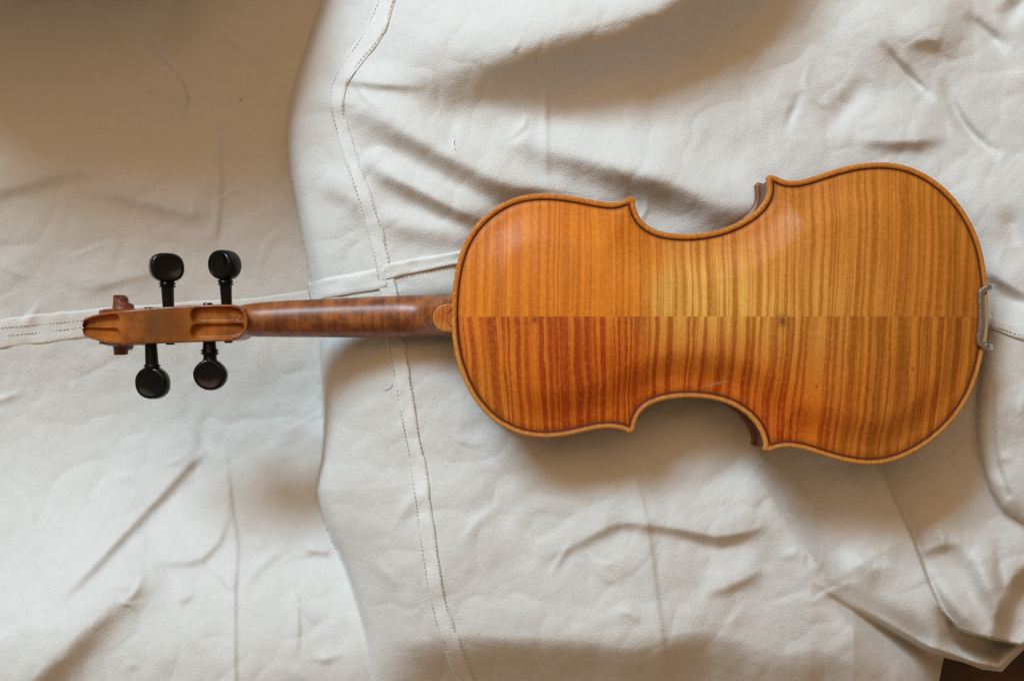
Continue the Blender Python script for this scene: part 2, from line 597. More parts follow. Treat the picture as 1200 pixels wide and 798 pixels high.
def cloth_h(u, v):
    h = np.zeros(u.shape)
    # slow undulation
    base_noise = fbm(u, v, 210.0, 3) * 6
    # ---------------- raised part right of the long fold
    d, s, _ = polydist(u, v, refine([(a, b, 0) for a, b in EDGE], 14.0))
    dl = np.where(s < 0, d, 0.0)                    # walking down the picture, its left hand is picture right
    dr = np.where(s > 0, d, 0.0)
    low = smooth01((v - 445) / 350.0)
    top = 1 - low
    raised = (73 * top + 8 * low) * (1 - np.exp(-dl / 3.5)) + (36 * top + 30 * low) * (1 - np.exp(-np.power(dl / (62 + 40 * low), 1.15)))
    tilt = -0.15 * ((u - 170) * 0.515 + (v - 400) * 0.857)
    h = -65 + 66 * low + np.clip(tilt, -26, 40) * (1 - smooth01((v - 500) / 280.0)) * (1 - smooth01(dl / 5.0)) + raised + base_noise * smooth01(dl / 80.0) + 0.35 * base_noise
    is_r = smooth01(dl / 60.0)
    # ---------------- left sheet
    L = 1 - smooth01(dl / 4.0)
    left = np.zeros(u.shape)
    left += ridge(u, v, [(62, 704, 0), (90, 680, 5.5), (131, 637, 7.5), (180, 586, 7.5), (222, 541, 5.5), (245, 525, 0)], 75, 8.5)
    left += ridge(u, v, [(262, 540, 0), (266, 592, 5), (255, 634, 8), (236, 653, 9), (202, 658, 6), (172, 655, 0)], 60, 60) * 0.0
    left += ridge(u, v, [(172, 655, 0), (202, 657, 6), (236, 652, 9), (254, 634, 9), (265, 592, 6), (262, 545, 0)], 42, 7) * 0.55
    left += ridge(u, v, [(200, 672, 0), (165, 690, 10), (120, 722, 17), (60, 775, 18), (0, 830, 16), (-100, 900, 10)], 26, 70) * 0
    left += ridge(u, v, [(-100, 895, 10), (0, 825, 16), (60, 770, 18), (115, 718, 16), (160, 686, 9), (196, 668, 0)], 70, 24)
    left += ridge(u, v, [(30, 730, 0), (10, 745, 3), (-30, 760, 5)], 20, 8)
    left += ridge(u, v, [(0, 690, 0), (30, 730, 4), (70, 742, 0)], 10, 18)
    left += ridge(u, v, [(206, 705, 0), (216, 700, 3), (232, 690, 0)], 16, 6)
    # pressed line down the sheet and the crumples near the long fold
    left += ridge(u, v, [(262, 510, 0), (270, 590, 2.0), (277, 640, 2.2), (274, 700, 2.2), (275, 820, 2.0)], 3.0, 9)
    left += ridge(u, v, [(243, 660, 0), (258, 674, 2.0), (270, 688, 1.6), (278, 680, 0)], 9, 4)
    left += ridge(u, v, [(288, 690, 0), (296, 672, 2.5), (318, 652, 2.5), (340, 640, 0)], 12, 7)
    left += ridge(u, v, [(290, 630, 0), (303, 640, 3.0), (314, 646, 0)], 12, 6)
    left += ridge(u, v, [(352, 636, 0), (364, 643, 5), (380, 645, 4), (392, 640, 0)], 14, 6)
    left += ridge(u, v, [(342, 690, 0), (347, 700, 2.0), (349, 740, 2.2), (347, 770, 0)], 3, 8)
    left += ridge(u, v, [(343, 690, 0), (352, 710, 2.4), (372, 730, 0)], 8, 4)
    left += ridge(u, v, [(362, 768, 0), (380, 772, 2.4), (405, 764, 0)], 9, 5)
    left += ridge(u, v, [(310, 560, 0), (330, 575, 6), (360, 560, 7), (373, 520, 3)], 20, 45) * 0.5
    left -= ridge(u, v, [(345, 500, 0), (358, 535, 9), (352, 575, 8), (330, 610, 0)], 24, 24)
    left -= ridge(u, v, [(246, 470, 0), (240, 510, 1.2), (228, 550, 1.2), (232, 580, 0)], 8, 8)
    # soft band left above the pegs, edge of the shadow
    left += ridge(u, v, [(-40, 232, 2), (23, 214, 5), (83, 198, 4), (130, 196, 0)], 40, 12)
    left += ridge(u, v, [(95, 215, 0), (130, 224, 4), (169, 234, 6), (226, 248, 5), (246, 250, 0)], 40, 12)
    left += ridge(u, v, [(246, 300, 0), (252, 268, 2.6), (256, 230, 3.4), (254, 170, 3.0), (250, 120, 0)], 40, 5)
    left += ridge(u, v, [(85, 345, 0), (120, 333, 2.6), (160, 322, 2.4), (190, 312, 0)], 25, 7)
    left += ridge(u, v, [(165, 40, 0), (180, 66, 4), (204, 88, 6), (217, 115, 5), (213, 145, 0)], 4, 30)
    left -= ridge(u, v, [(205, 0, 5), (195, 40, 7), (175, 62, 0)], 22, 22)
    left += fbm(u, v, 46.0, 3, 2) * 1.0
    h += L * left
    # ---------------- the heap of cloth above the frame, unseen, added to shade the upper left
    dd, ss, hh = polydist(u, v, refine(SHADE_HEAP, 16.0))
    shade_heap = hh * np.exp(-np.power(dd / np.where(ss > 0, 34.0, 260.0), 2.0))
    h = h + shade_heap * smooth01((400 - u) / 120.0)
    # ---------------- upper right field
    r = np.zeros(u.shape)
    r += ridge(u, v, [(372, 98, 0), (420, 93, 5), (470, 86, 13), (530, 70, 26), (640, 42, 45), (740, 16, 52), (810, -18, 54), (880, -70, 54), (960, -180, 45)], 85, 54, 2.0)
    r += ridge(u, v, [(385, 92, 0), (410, 93, 5), (450, 98, 6), (500, 100, 0)], 20, 7)
    r += ridge(u, v, [(390, 108, 0), (425, 126, 8), (470, 150, 16), (520, 178, 20), (575, 206, 21), (625, 226, 17), (690, 246, 6)], 26, 21)
    r += ridge(u, v, [(530, 148, 0), (600, 166, 11), (690, 186, 18), (770, 206, 22), (840, 234, 17), (905, 262, 8)], 30, 26)
    r += ridge(u, v, [(425, 182, 0), (455, 203, 10), (500, 226, 14), (540, 246, 12), (590, 262, 0)], 18, 13)
    r += ridge(u, v, [(420, 245, 0), (470, 262, 5), (520, 272, 5), (560, 285, 0)], 14, 16)
    r += ridge(u, v, [(340, 205, 0), (372, 216, 4), (405, 228, 6), (440, 252, 0)], 22, 13)
    r += ridge(u, v, [(344, 105, 0), (366, 113, 4), (392, 120, 3)], 18, 14)
    r += ridge(u, v, [(637, 70, 0), (639, 100, 1.3), (640, 160, 1.3), (642, 228, 0)], 3, 7)
    r += ridge(u, v, [(600, 64, 0), (604, 56, 1.5), (612, 40, 0)], 6, 3)
    # creases, upper right corner
    for pts, w in [
        ([(1032, 48, 0), (1048, 72, -5), (1075, 100, -6), (1094, 120, 0)], 6),
        ([(1128, 18, 0), (1145, 30, -5), (1165, 47, -6), (1182, 62, 0)], 8),
        ([(1104, 90, 0), (1112, 115, -4), (1122, 135, -6), (1138, 158, -7), (1155, 173, -5), (1175, 183, 0)], 7),
        ([(1020, 92, 0), (1002, 112, -5), (984, 136, -5), (965, 160, 0)], 13),
        ([(940, 106, 0), (930, 130, -2.4), (920, 158, 0)], 5),
        ([(1178, 240, 0), (1184, 262, -4), (1190, 290, 0)], 9),
        ([(1210, -10, -6), (1190, 12, -7), (1172, 30, 0)], 11)]:
        r += ridge(u, v, pts, w, w * 1.1)
    r += ridge(u, v, [(1000, 160, 0), (1040, 164, 7), (1075, 163, 8), (1110, 158, 0)], 40, 11)
    r += ridge(u, v, [(1055, 56, 0), (1075, 46, 5), (1100, 44, 5), (1125, 55, 0)], 26, 10)
    r += ridge(u, v, [(980, 70, 0), (1030, 36, 8), (1090, 22, 8), (1140, 20, 0)], 40, 50)
    r += ridge(u, v, [(1120, 190, 0), (1160, 236, 7), (1210, 262, 9), (1300, 280, 8)], 70, 60)
    r += ridge(u, v, [(1140, 312, 0), (1165, 321, 7), (1200, 342, 10), (1250, 370, 10)], 40, 10)
    h += is_r * r
    # ---------------- right fold, its own edge
    rf = sidestep(u, v, RIGHT_FOLD, 2.5)
    d3, s3, _ = polydist(u, v, refine([(a, b, 0) for a, b in RIGHT_FOLD], 14.0))
    inn = np.where(s3 < 0, d3, 0)
    h += rf * smooth01((v - 345) / 40.0) * (9 * (1 - np.exp(-inn / 2.0)) + 10 * (1 - np.exp(-np.power(inn / 16.0, 1.4))))
    h -= rf * ridge(u, v, [(1166, 440, 0), (1163, 500, 2), (1168, 545, 2.6), (1182, 580, 2)], 4, 4)
    # ---------------- lower right: two overlapping sheets
    fl = sidestep(u, v, FOLD_L, 2.6)               # 1 on the picture right
    dF, sF, _ = polydist(u, v, refine([(a, b, 0) for a, b in FOLD_L], 12.0))
    nearF = smooth01((v - 470) / 60.0) * smooth01((800 - v) / 30.0)
    sheet_right = fl * nearF
    h -= sheet_right * (15 * np.exp(-dF / 60.0) + 4)
    q = np.zeros(u.shape)
    q += ridge(u, v, [(1078, 640, 0), (1090, 668, 7), (1108, 694, 11), (1132, 722, 11), (1150, 740, 6)], 15, 14)
    q += ridge(u, v, [(1128, 640, 5), (1146, 660, 8), (1160, 690, 11), (1170, 712, 9)], 15, 13)
    q += ridge(u, v, [(1070, 646, 0), (1085, 643, 6), (1105, 636, 8), (1130, 632, 0)], 30, 8)
    q -= ridge(u, v, [(1168, 630, 0), (1172, 660, 4), (1178, 690, 4)], 7, 7)
    h += sheet_right * q
    # dark hollow at the right border
    drop = sidestep(u, v, [(1215, 640), (1192, 684), (1177, 716), (1172, 745), (1170, 760)], 12)
    h -= drop * 22 * smooth01((v - 655) / 40.0) * smooth01((u - 1140) / 20)
    # ---------------- lower middle
    b = np.zeros(u.shape)
    b += ridge(u, v, [(625, 655, 0), (660, 642, 3), (690, 627, 5), (725, 611, 6), (770, 614, 6), (807, 620, 8), (840, 627, 10), (870, 622, 7), (900, 612, 0)], 42, 8.5)
    b += ridge(u, v, [(690, 660, 0), (730, 660, 4), (770, 668, 0)], 30, 18)
    b += ridge(u, v, [(728, 505, 0), (745, 565, 1.2), (757, 612, 1.6), (768, 695, 1.8), (783, 810, 1.6)], 4, 13) 
    b += ridge(u, v, [(820, 694, 0), (850, 686, 5), (880, 672, 5), (897, 660, 0)], 26, 9)
    b += ridge(u, v, [(862, 540, 0), (885, 568, 9), (915, 612, 15), (943, 654, 19), (975, 707, 22), (1012, 757, 26), (1065, 805, 28), (1120, 870, 25)], 26, 48)
    b -= ridge(u, v, [(955, 665, 0), (982, 698, 7), (1031, 728, 14), (1085, 758, 16), (1120, 778, 8)], 20, 14)
    b += ridge(u, v, [(985, 640, 0), (1003, 652, 4), (1020, 668, 4), (1050, 662, 0)], 8, 14)
    b += ridge(u, v, [(455, 630, 0), (480, 590, 2.2), (510, 560, 0)], 6, 9)
    b += ridge(u, v, [(590, 620, 0), (640, 590, 2.5), (690, 600, 0)], 12, 12)
    b += ridge(u, v, [(430, 650, 0), (448, 668, 2.4), (470, 690, 0)], 6, 9)
    b += ridge(u, v, [(540, 640, 0), (560, 610, 2.2), (590, 590, 0)], 6, 9)
    b += ridge(u, v, [(380, 732, 0), (500, 737, 18), (640, 741, 21), (780, 741, 17), (920, 738, 0)], 150, 50)
    b -= ridge(u, v, [(900, 530, 0), (950, 570, 14), (985, 620, 12), (1010, 660, 0)], 45, 40)
    b += fbm(u, v, 60.0, 3, 3) * 1.6
    h += is_r * b * (1 - sheet_right)
    # the cloth falls away along the bottom of the picture
    BT = [(380, 752), (450, 750), (540, 746), (640, 746), (700, 752), (745, 758), (790, 742), (830, 738), (868, 750), (911, 764), (960, 760), (1000, 780), (1040, 830)]
    dB, sB, _ = polydist(u, v, refine([(a, b, 0) for a, b in BT], 12.0))
    below = np.where(sB > 0, dB, 0)
    amp = smooth01((u - 400) / 150.0) * smooth01((1060 - u) / 60.0)
    h -= amp * 50 * (1 - np.exp(-np.power(below / 70.0, 1.7)))
    # flap at the lower right corner and the hollow under the right hem
    hem = sidestep(u, v, HEM2, 1.5) 
    under = (1 - hem) * smooth01((u - 1072) / 44.0) * smooth01((v - 700) / 24)
    dP, sP, _ = polydist(u, v, refine([(a, b, 0) for a, b in FLAP], 12.0))
    flap_z = 30 - (u - 1100) * 0.50 - 36 * smooth01((u - 1096) / 40.0) * smooth01((dP - 2) / 20.0)
    h = h * (1 - under) + flap_z * under
    fp = sidestep(u, v, FLAP, 4.0)
    outside = (1 - fp)
    h -= outside * np.interp(u, [950, 1000, 1050, 1100, 1130], [0, 10, 34, 62, 66]) * smooth01((dP + 3) / 9.0)
    # small crumples everywhere
    rg = fbm(u, v, 34.0, 3, 1)
    h += (0.9 * np.abs(rg) * 1.2 - 0.4) * (0.4 + is_r * 0.35) + fbm(u, v, 15.0, 2, 4) * 0.22 + (np.abs(fbm(u + v * 0.3, v, 52.0, 2, 5)) ** 0.7 - 0.4) * 1.8
    for (pts, H, wa, wb) in FINE:
        bb = np.array(pts)
        m = (u > bb[:, 0].min() - 30) & (u < bb[:, 0].max() + 30) & (v > bb[:, 1].min() - 30) & (v < bb[:, 1].max() + 30)
        if m.any():
            q = [(a, b, H * math.sin(math.pi * i / (len(pts) - 1))) for i, (a, b) in enumerate(pts)]
            h[m] += ridge(u[m], v[m], q, wa, wb)
    # the cloth wells up along the lower edge of the body
    h += is_r * ridge(u, v, [(560, 500, 0), (620, 535, 2), (700, 545, 3), (800, 520, 3), (880, 535, 2), (960, 560, 1), (1040, 575, 0)], 60, 55)
    # ---------------- the instrument presses the cloth down
    sd = poly_sd(u, v, OUT[::3])
    cap = np.where(sd > 0, 57 - 15 * smooth01(sd / 60.0), 57 + 1.1 * np.clip(-sd, 0, 1e4))
    neck = np.maximum(np.abs(v - 372) - 24, 0) + np.maximum(340 - u, 0) * 0.5 + np.maximum(u - 540, 0)
    cap = np.minimum(cap, 43 + neck * 0.9)
    k = 5.0
    h = np.where(cap - h > 60, h, cap - k * np.log1p(np.exp(np.clip((cap - h) / k, -40, 40))))
    return np.maximum(h, -112.0)


def axis(a, b, lo, hi, step, grow):
    mid = list(np.arange(lo, hi + step, step))
    l, s = [], step
    x = lo
    while x > a:
        s = min(s * grow, 16); x -= s; l.append(x)
    r_, s = [], step
    x = mid[-1]
    while x < b:
        s = min(s * grow, 16); x += s; r_.append(x)
    return np.array(l[::-1] + mid + r_)


uu = axis(-330, 1480, -12, 1212, 2.0, 1.12)
vv = axis(-330, 1080, -12, 810, 2.0, 1.12)
GU, GV = np.meshgrid(uu, vv)
GH = cloth_h(GU, GV) / 1000.0
K = (CAM_Z - GH) / FPX
CV = np.stack([(GU - 600) * K, -(GV - 399) * K, GH], -1).reshape(-1, 3)
nu, nv = len(uu), len(vv)
ii = np.arange(nu * nv).reshape(nv, nu)
quads = np.stack([ii[:-1, :-1], ii[1:, :-1], ii[1:, 1:], ii[:-1, 1:]], -1).reshape(-1, 4)
# the cloth ends at the corner of the table, lower right
HOLE = np.array([(1106, 770), (1130, 776), (1150, 784), (1174, 787), (1186, 774), (1201, 760), (1490, 850), (1490, 1090), (1080, 1090), (1094, 830)], float)
cu = (GU[:-1, :-1] + 1).ravel(); cv = (GV[:-1, :-1] + 1).ravel()
keep = ~inside_poly(cu, cv, HOLE)
touch = np.zeros(nu * nv, int)
touch[quads[keep].ravel()] |= 1
touch[quads[~keep].ravel()] |= 2
bi = np.where(touch == 3)[0]
bu, bv_ = GU.ravel()[bi].copy(), GV.ravel()[bi].copy()
best = np.full(len(bi), 1e9); nu_, nv_ = bu.copy(), bv_.copy()
for a, b in zip(HOLE, np.roll(HOLE, -1, 0)):
    d = b - a
    t = np.clip(((bu - a[0]) * d[0] + (bv_ - a[1]) * d[1]) / (d @ d), 0, 1)
    px, py = a[0] + t * d[0], a[1] + t * d[1]
    q = np.hypot(px - bu, py - bv_)
    m_ = q < best
    best = np.where(m_, q, best); nu_ = np.where(m_, px, nu_); nv_ = np.where(m_, py, nv_)
hb = cloth_h(nu_, nv_) / 1000.0
kb = (CAM_Z - hb) / FPX
CV[bi] = np.stack([(nu_ - 600) * kb, -(nv_ - 399) * kb, hb], -1)
quads = quads[keep]
me = bpy.data.meshes.new('canvas_cloth')
me.vertices.add(len(CV)); me.vertices.foreach_set('co', CV.ravel())
me.loops.add(len(quads) * 4); me.loops.foreach_set('vertex_index', quads.ravel())
me.polygons.add(len(quads))
me.polygons.foreach_set('loop_start', np.arange(0, len(quads) * 4, 4))
me.polygons.foreach_set('loop_total', np.full(len(quads), 4))
me.polygons.foreach_set('use_smooth', np.ones(len(quads), bool))
me.update(); me.validate()
bm = bmesh.new(); bm.from_mesh(me)
bmesh.ops.delete(bm, geom=[q for q in bm.verts if not q.link_faces], context='VERTS')
bm.to_mesh(me); bm.free()
me.materials.append(M_CLOTH)
cloth = bpy.data.objects.new('canvas_cloth', me)
COL.objects.link(cloth)
tag(cloth, 'crumpled off white canvas cloth with stitched seams spread under the violin', 'cloth')


def cloth_pt(u, v, lift=0.0):
    u = np.atleast_1d(np.array(u, float)); v = np.atleast_1d(np.array(v, float))
    h = cloth_h(u, v) / 1000.0 + np.asarray(lift) / 1000.0
    k = (CAM_Z - h) / FPX
    return np.stack([(u - 600) * k, -(v - 399) * k, h], -1)


def path_frames(pts, step):
    P = refine(pts, step)
    T = np.gradient(P[:, :2], axis=0)
    T /= np.linalg.norm(T, axis=1)[:, None] + 1e-9
    N = np.stack([-T[:, 1], T[:, 0]], -1)
    return P, T, N


def seam_strip(pts, lift=1.5, seed=0):
    """pts: (u, v, half width)"""
    P, T, N = path_frames(pts, 2.5)
    offs = [-1.06, -1.0, -0.86, -0.5, 0, 0.5, 0.86, 1.0, 1.06]
    lf = [-0.8, lift * 0.55, lift, lift * 0.9, lift * 0.8, lift * 0.9, lift, lift * 0.55, -0.8]
    rows = []
    for o, l in zip(offs, lf):
        wv = VNS[seed % 6](np.arange(len(P)) / 5.0 + 31, np.full(len(P), o * 2.2 + 40)) * 1.3
        wh = 1 + VNS[(seed + 1) % 6](np.arange(len(P)) / 9.0, np.full(len(P), 3.3)) * 0.10
        U = P[:, 0] + N[:, 0] * P[:, 2] * o * wh
        V = P[:, 1] + N[:, 1] * P[:, 2] * o * wh
        rows.append(cloth_pt(U, V, l + (wv if l > 0 else 0)))
    R = np.stack(rows, 1)
    n, m = R.shape[:2]
    idx = np.arange(n * m).reshape(n, m)
    f = np.stack([idx[:-1, :-1], idx[1:, :-1], idx[1:, 1:], idx[:-1, 1:]], -1).reshape(-1, 4)
    o = mesh_obj('seam_strip', R.reshape(-1, 3), f, M_SEAM, cloth)
    fix_normals(o)
    return o


SV, SF = [], []


def stitches(pts, lift=1.7, pitch=4.6, ln=3.1, rad=0.00030):
    P, T, N = path_frames([p + (0,) if len(p) == 2 else p for p in pts], 0.5)
    seg = np.r_[0, np.cumsum(np.hypot(*np.diff(P[:, :2], axis=0).T))]
    s = 0.0
    st = []
    while s + ln < seg[-1]:
        st.append((s, s + ln)); s += pitch * random.uniform(0.85, 1.2)
    A = np.array(st)
    au = np.interp(A[:, 0], seg, P[:, 0]) + np.random.RandomState(3).randn(len(A)) * 0.25
    av = np.interp(A[:, 0], seg, P[:, 1])
    bu = np.interp(A[:, 1], seg, P[:, 0]); bv = np.interp(A[:, 1], seg, P[:, 1])
    mu, mv = (au + bu) / 2, (av + bv) / 2
    pa, pm, pb = cloth_pt(au, av, lift - 0.35), cloth_pt(mu, mv, lift + 0.12), cloth_pt(bu, bv, lift - 0.35)
    for a, m_, b in zip(pa, pm, pb):
        t = Vector(b - a)
        side = t.cross(Vector((0, 0, 1)))
        if side.length < 1e-9: continue
        side.normalize(); side *= rad
        up = Vector((0, 0, rad))
        base = len(SV)
        for c in (a, m_, b):
            c = Vector(c)
            SV.extend([c + side, c + up, c - side, c - up])
        for r_ in (0, 4):
            for k_ in range(4):
                SF.append((base + r_ + k_, base + r_ + (k_ + 1) % 4, base + r_ + 4 + (k_ + 1) % 4, base + r_ + 4 + k_))
        SF.append((base, base + 3, base + 2, base + 1)); SF.append((base + 8, base + 9, base + 10, base + 11))


VL = [(470, -60), (458, -30), (445, 0), (426, 41), (405, 71), (392, 94), (388, 117), (392, 143), (403, 180), (418, 226), (431, 271), (439, 300), (443, 325), (447, 341),
      (451, 370), (454, 395), (459, 420), (465, 455), (473, 500), (481, 540), (489, 600), (499, 671), (509, 719), (521, 755), (539, 798), (562, 850)]
VR = [(486, -60), (474, -30), (461, 0), (447, 41), (420, 74), (407, 95), (401, 117), (403, 139), (413, 169), (424, 203), (437, 241), (447, 271), (453, 297), (460, 325), (464, 338),
      (469, 370), (473, 398), (479, 440), (488, 500), (499, 552), (503, 590), (510, 636), (521, 703), (534, 743), (555, 798), (577, 850)]


def zip_center(A, B, pad):
    n = 60
    def res(P):
        P = refine([p + (0,) for p in P], 4)
        s = np.r_[0, np.cumsum(np.hypot(*np.diff(P[:, :2], axis=0).T))]
        t = np.linspace(0, s[-1], n)
        return np.stack([np.interp(t, s, P[:, 0]), np.interp(t, s, P[:, 1])], -1)
    a, b = res(A), res(B)
    return [(*((p + q) / 2), np.hypot(*(p - q)) / 2 + pad) for p, q in zip(a, b)]


seam_strip(zip_center(VL, VR, 1.6), 1.6, 0)
stitches(VL, 1.75)
stitches(VR, 1.75)
# horizontal seam, left sheet
seam_strip([(-60, 402, 17), (0, 391, 17), (50, 385, 16.5), (95, 380, 16), (200, 371, 15), (290, 364, 14), (340, 357, 13), (364, 352, 12)], 0.9, 1)
stitches([(-60, 393), (0, 384.5), (50, 380), (95, 375.7), (200, 366), (300, 356)], 1.1)
stitches([(-60, 405), (0, 394.5), (50, 389.5), (93, 384), (150, 378)], 1.1)
# over the raised part: a flap in two lengths
seam_strip([(363, 342, 10), (400, 335, 11), (440, 328, 12), (452, 326, 11)], 2.0, 2)
seam_strip([(446, 320, 9), (470, 315, 8.5), (500, 309, 8), (533, 303, 7), (570, 297, 7)], 2.2, 3)
stitches([(468, 323), (500, 316.5), (533, 309), (560, 304)], 2.4)
# right of the violin
seam_strip([(1140, 376, 8), (1165, 379, 8), (1200, 390, 8.5), (1280, 410, 9)], 2.0, 4)
stitches([(1140, 380), (1165, 383), (1200, 394), (1280, 415)], 2.2)
st = mesh_obj('stitching', SV, SF, M_STITCH, cloth)
st['kind'] = 'stuff'


def tube(pts, rad, n=8, caps=True):
    """pts list of Vector; rad scalar or list -> verts, faces"""
    pts = [Vector(p) for p in pts]
    rs = rad if isinstance(rad, (list, tuple)) else [rad] * len(pts)
    V, F = [], []
    prev = None
    for i, p in enumerate(pts):
        t = (pts[min(i + 1, len(pts) - 1)] - pts[max(i - 1, 0)]).normalized()
        if prev is None:
            a = t.orthogonal().normalized()
        else:
            a = (prev - t * prev.dot(t)).normalized()
        prev = a
        b = t.cross(a)
        for k in range(n):
            w = 2 * math.pi * k / n
            V.append(p + (a * math.cos(w) + b * math.sin(w)) * rs[i])
    for i in range(len(pts) - 1):
        for k in range(n):
            F.append((i * n + k, i * n + (k + 1) % n, (i + 1) * n + (k + 1) % n, (i + 1) * n + k))
    if caps:
        F.append(tuple(range(n))[::-1]); F.append(tuple((len(pts) - 1) * n + k for k in range(n)))
    return V, F


def thread(pts, lift, rad, label, mat):
    P = refine([p + (0,) for p in pts], 0.8)
    q = cloth_pt(P[:, 0], P[:, 1], lift)
    V, F = tube([Vector(a) for a in q], rad, 6)
    o = mesh_obj('loose_thread', V, F, mat)
    tag(o, label, 'thread')


thread([(532, 164), (531, 168), (531.5, 172), (533.5, 175)], 1.4, 0.00042, 'tiny white wisp of lint on the cloth above the upper bout', M_LINT)
thread([(450, 456), (455, 454.5), (458, 452), (459, 449)], 1.2, 0.00028, 'short pale loose thread end on the cloth beside the long seam under the neck', M_SEAM)

# ------------------------------------------------------------------ the violin
ZB = 0.095                               # height of the back's edge
violin = empty('violin', W(840, 371, 0.045))
VO = Vector(violin.location)
tag(violin, 'old violin lying face down with orange flamed maple back and black pegs', 'violin')


def part(name, verts, faces, mat, parent=None, smooth=True, org=None):
    """geometry in world coordinates; the part hangs under the violin"""
    p = parent or violin
    o = mesh_obj(name, verts, faces, mat, None, smooth)
    o.parent = p
    base = Vector((0, 0, 0))
    q = p
    while q is not None:
        base += Vector(q.location); q = q.parent
    o.data.transform(Matrix.Translation(-VO))    # local = world minus the violin's base
    return o


# shader coordinates: the parts' object space is (world - VO); shift the materials so that u, v read right
def shift_material(m):
    nt = m.node_tree
    for n in list(nt.nodes):
        if n.type == 'TEX_COORD':
            ad = nt.nodes.new('ShaderNodeVectorMath')
            ad.operation = 'ADD'
            ad.inputs[1].default_value = VO
            for l in list(n.outputs['Object'].links):
                to = l.to_socket
                nt.links.remove(l)
                nt.links.new(ad.outputs[0], to)
            nt.links.new(n.outputs['Object'], ad.inputs[0])


for m_ in (M_BACK_U, M_BACK_L): shift_material(m_)

OM = np.stack([(OUT[:, 0] - 600) * KP, -(OUT[:, 1] - 399) * KP], -1) * 1000.0     # outline in mm (x right, y up)
YC = -(371.5 - 399) * KP * 1000.0
XL, XR = OM[:, 0].min(), OM[:, 0].max()

# arching: membrane over the outline
gs = 2.0
gx = np.arange(XL - 6, XR + 6, gs); gy = np.arange(OM[:, 1].min() - 6, OM[:, 1].max() + 6, gs)
AX, AY = np.meshgrid(gx, gy)
AD = poly_sd(AX, AY, OM[::2])
msk = AD > 4.5
phi = np.zeros(AX.shape)
for it in range(3500):
    avg = 0.25 * (np.roll(phi, 1, 0) + np.roll(phi, -1, 0) + np.roll(phi, 1, 1) + np.roll(phi, -1, 1)) + 0.01
    phi = np.where(msk, phi + 1.0 * (avg - phi), 0)
phi /= phi.max()
ARCH = 15.0


def bilin(A, x, y):
    fx = np.clip((x - gx[0]) / gs, 0, len(gx) - 1.001); fy = np.clip((y - gy[0]) / gs, 0, len(gy) - 1.001)
    i, j = fx.astype(int), fy.astype(int)
    a, b = fx - i, fy - j
    return (A[j, i] * (1 - a) + A[j, i + 1] * a) * (1 - b) + (A[j + 1, i] * (1 - a) + A[j + 1, i + 1] * a) * b


def plate_z(x, y, d):
    """height in mm above the plate's edge plane"""
    p = np.clip(bilin(phi, x, y), 0, 1)
    arch = ARCH * np.power(p, 0.72) * smooth01((d - 3.0) / 30.0)
    bead = np.where(d < 2.2, -1.5 * (1 - np.sqrt(np.clip(1 - ((2.2 - d) / 2.2) ** 2, 0, 1))), 0.0)
    groove = -0.9 * np.exp(-((d - 4.8) / 1.9) ** 2)
    return arch + bead + groove


def ring(d):
    T = np.roll(OM, -1, 0) - np.roll(OM, 1, 0)
    T /= np.linalg.norm(T, axis=1)[:, None]
    N = np.stack([-T[:, 1], T[:, 0]], -1)
    c = OM + N * d
    s = poly_sd(c[:, 0], c[:, 1], OM)
    if np.median(s) < 0:
        c = OM - N * d
        s = poly_sd(c[:, 0], c[:, 1], OM)
    return c, s > d * 0.965


pts2, edges = [], []


def add_loop(P, close=True):
    b = len(pts2)
    pts2.extend([tuple(p) for p in P])
    n = len(P)
    for i in range(n if close else n - 1): edges.append((b + i, b + (i + 1) % n))


add_loop(OM)
PD0, PD1 = 3.5, 4.7
for d in (0.35, 0.8, 1.4, 2.2, 2.9):
    c, ok = ring(d)
    pts2.extend([tuple(p) for p in c[ok]])
for d in (PD0, PD1):
    c, ok = ring(d)
    add_loop(c[ok])
for d in (4.1, 5.6, 7.0, 8.5, 10.5):
    c, ok = ring(d)
    pts2.extend([tuple(p) for p in c[ok]])
g3x = np.arange(XL, XR, 1.9); g3y = np.arange(OM[:, 1].min(), OM[:, 1].max(), 1.9)
FX, FY = np.meshgrid(g3x, g3y)
FX = FX + RNG.uniform(-.3, .3, FX.shape); FY = FY + RNG.uniform(-.3, .3, FY.shape)
FD = poly_sd(FX, FY, OM[::2])
ok = (FD > 11.8) & (np.abs(FY - YC) > 1.2)
pts2.extend(list(zip(FX[ok], FY[ok])))
cl = np.arange(XL + 0.0, XR, 1.5)
cl[0] += 0.02
cb = len(pts2)
cl = [x for x in cl if x < XR - 0.5]
pts2.extend([(x, YC) for x in cl])
edges += [(cb + i, cb + i + 1) for i in range(len(cl) - 1)]
res = delaunay_2d_cdt([Vector(p) for p in pts2], edges, [], 0, 1e-5)
PV = np.array([tuple(q) for q in res[0]])
PF = [tuple(f) for f in res[2]]
pd = np.clip(poly_sd(PV[:, 0], PV[:, 1], OM), 0, None)
PZ = plate_z(PV[:, 0], PV[:, 1], pd)
P3 = np.stack([PV[:, 0], PV[:, 1], PZ], -1) / 1000.0
F = np.array([f for f in PF if len(f) == 3])
cent = PV[F].mean(1)
insd = inside_poly(cent[:, 0], cent[:, 1], OM)
F = F[insd]; cent = cent[insd]
a_, b_, c_ = PV[F[:, 0]], PV[F[:, 1]], PV[F[:, 2]]
crs = (b_[:, 0] - a_[:, 0]) * (c_[:, 1] - a_[:, 1]) - (b_[:, 1] - a_[:, 1]) * (c_[:, 0] - a_[:, 0])
F = np.where((crs > 0)[:, None], F, F[:, ::-1])
cd = poly_sd(cent[:, 0], cent[:, 1], OM)
fd = pd[F]
is_purf = (fd.min(1) > PD0 - 0.22) & (fd.max(1) < PD1 + 0.22) & (cd > PD0) & (cd < PD1)

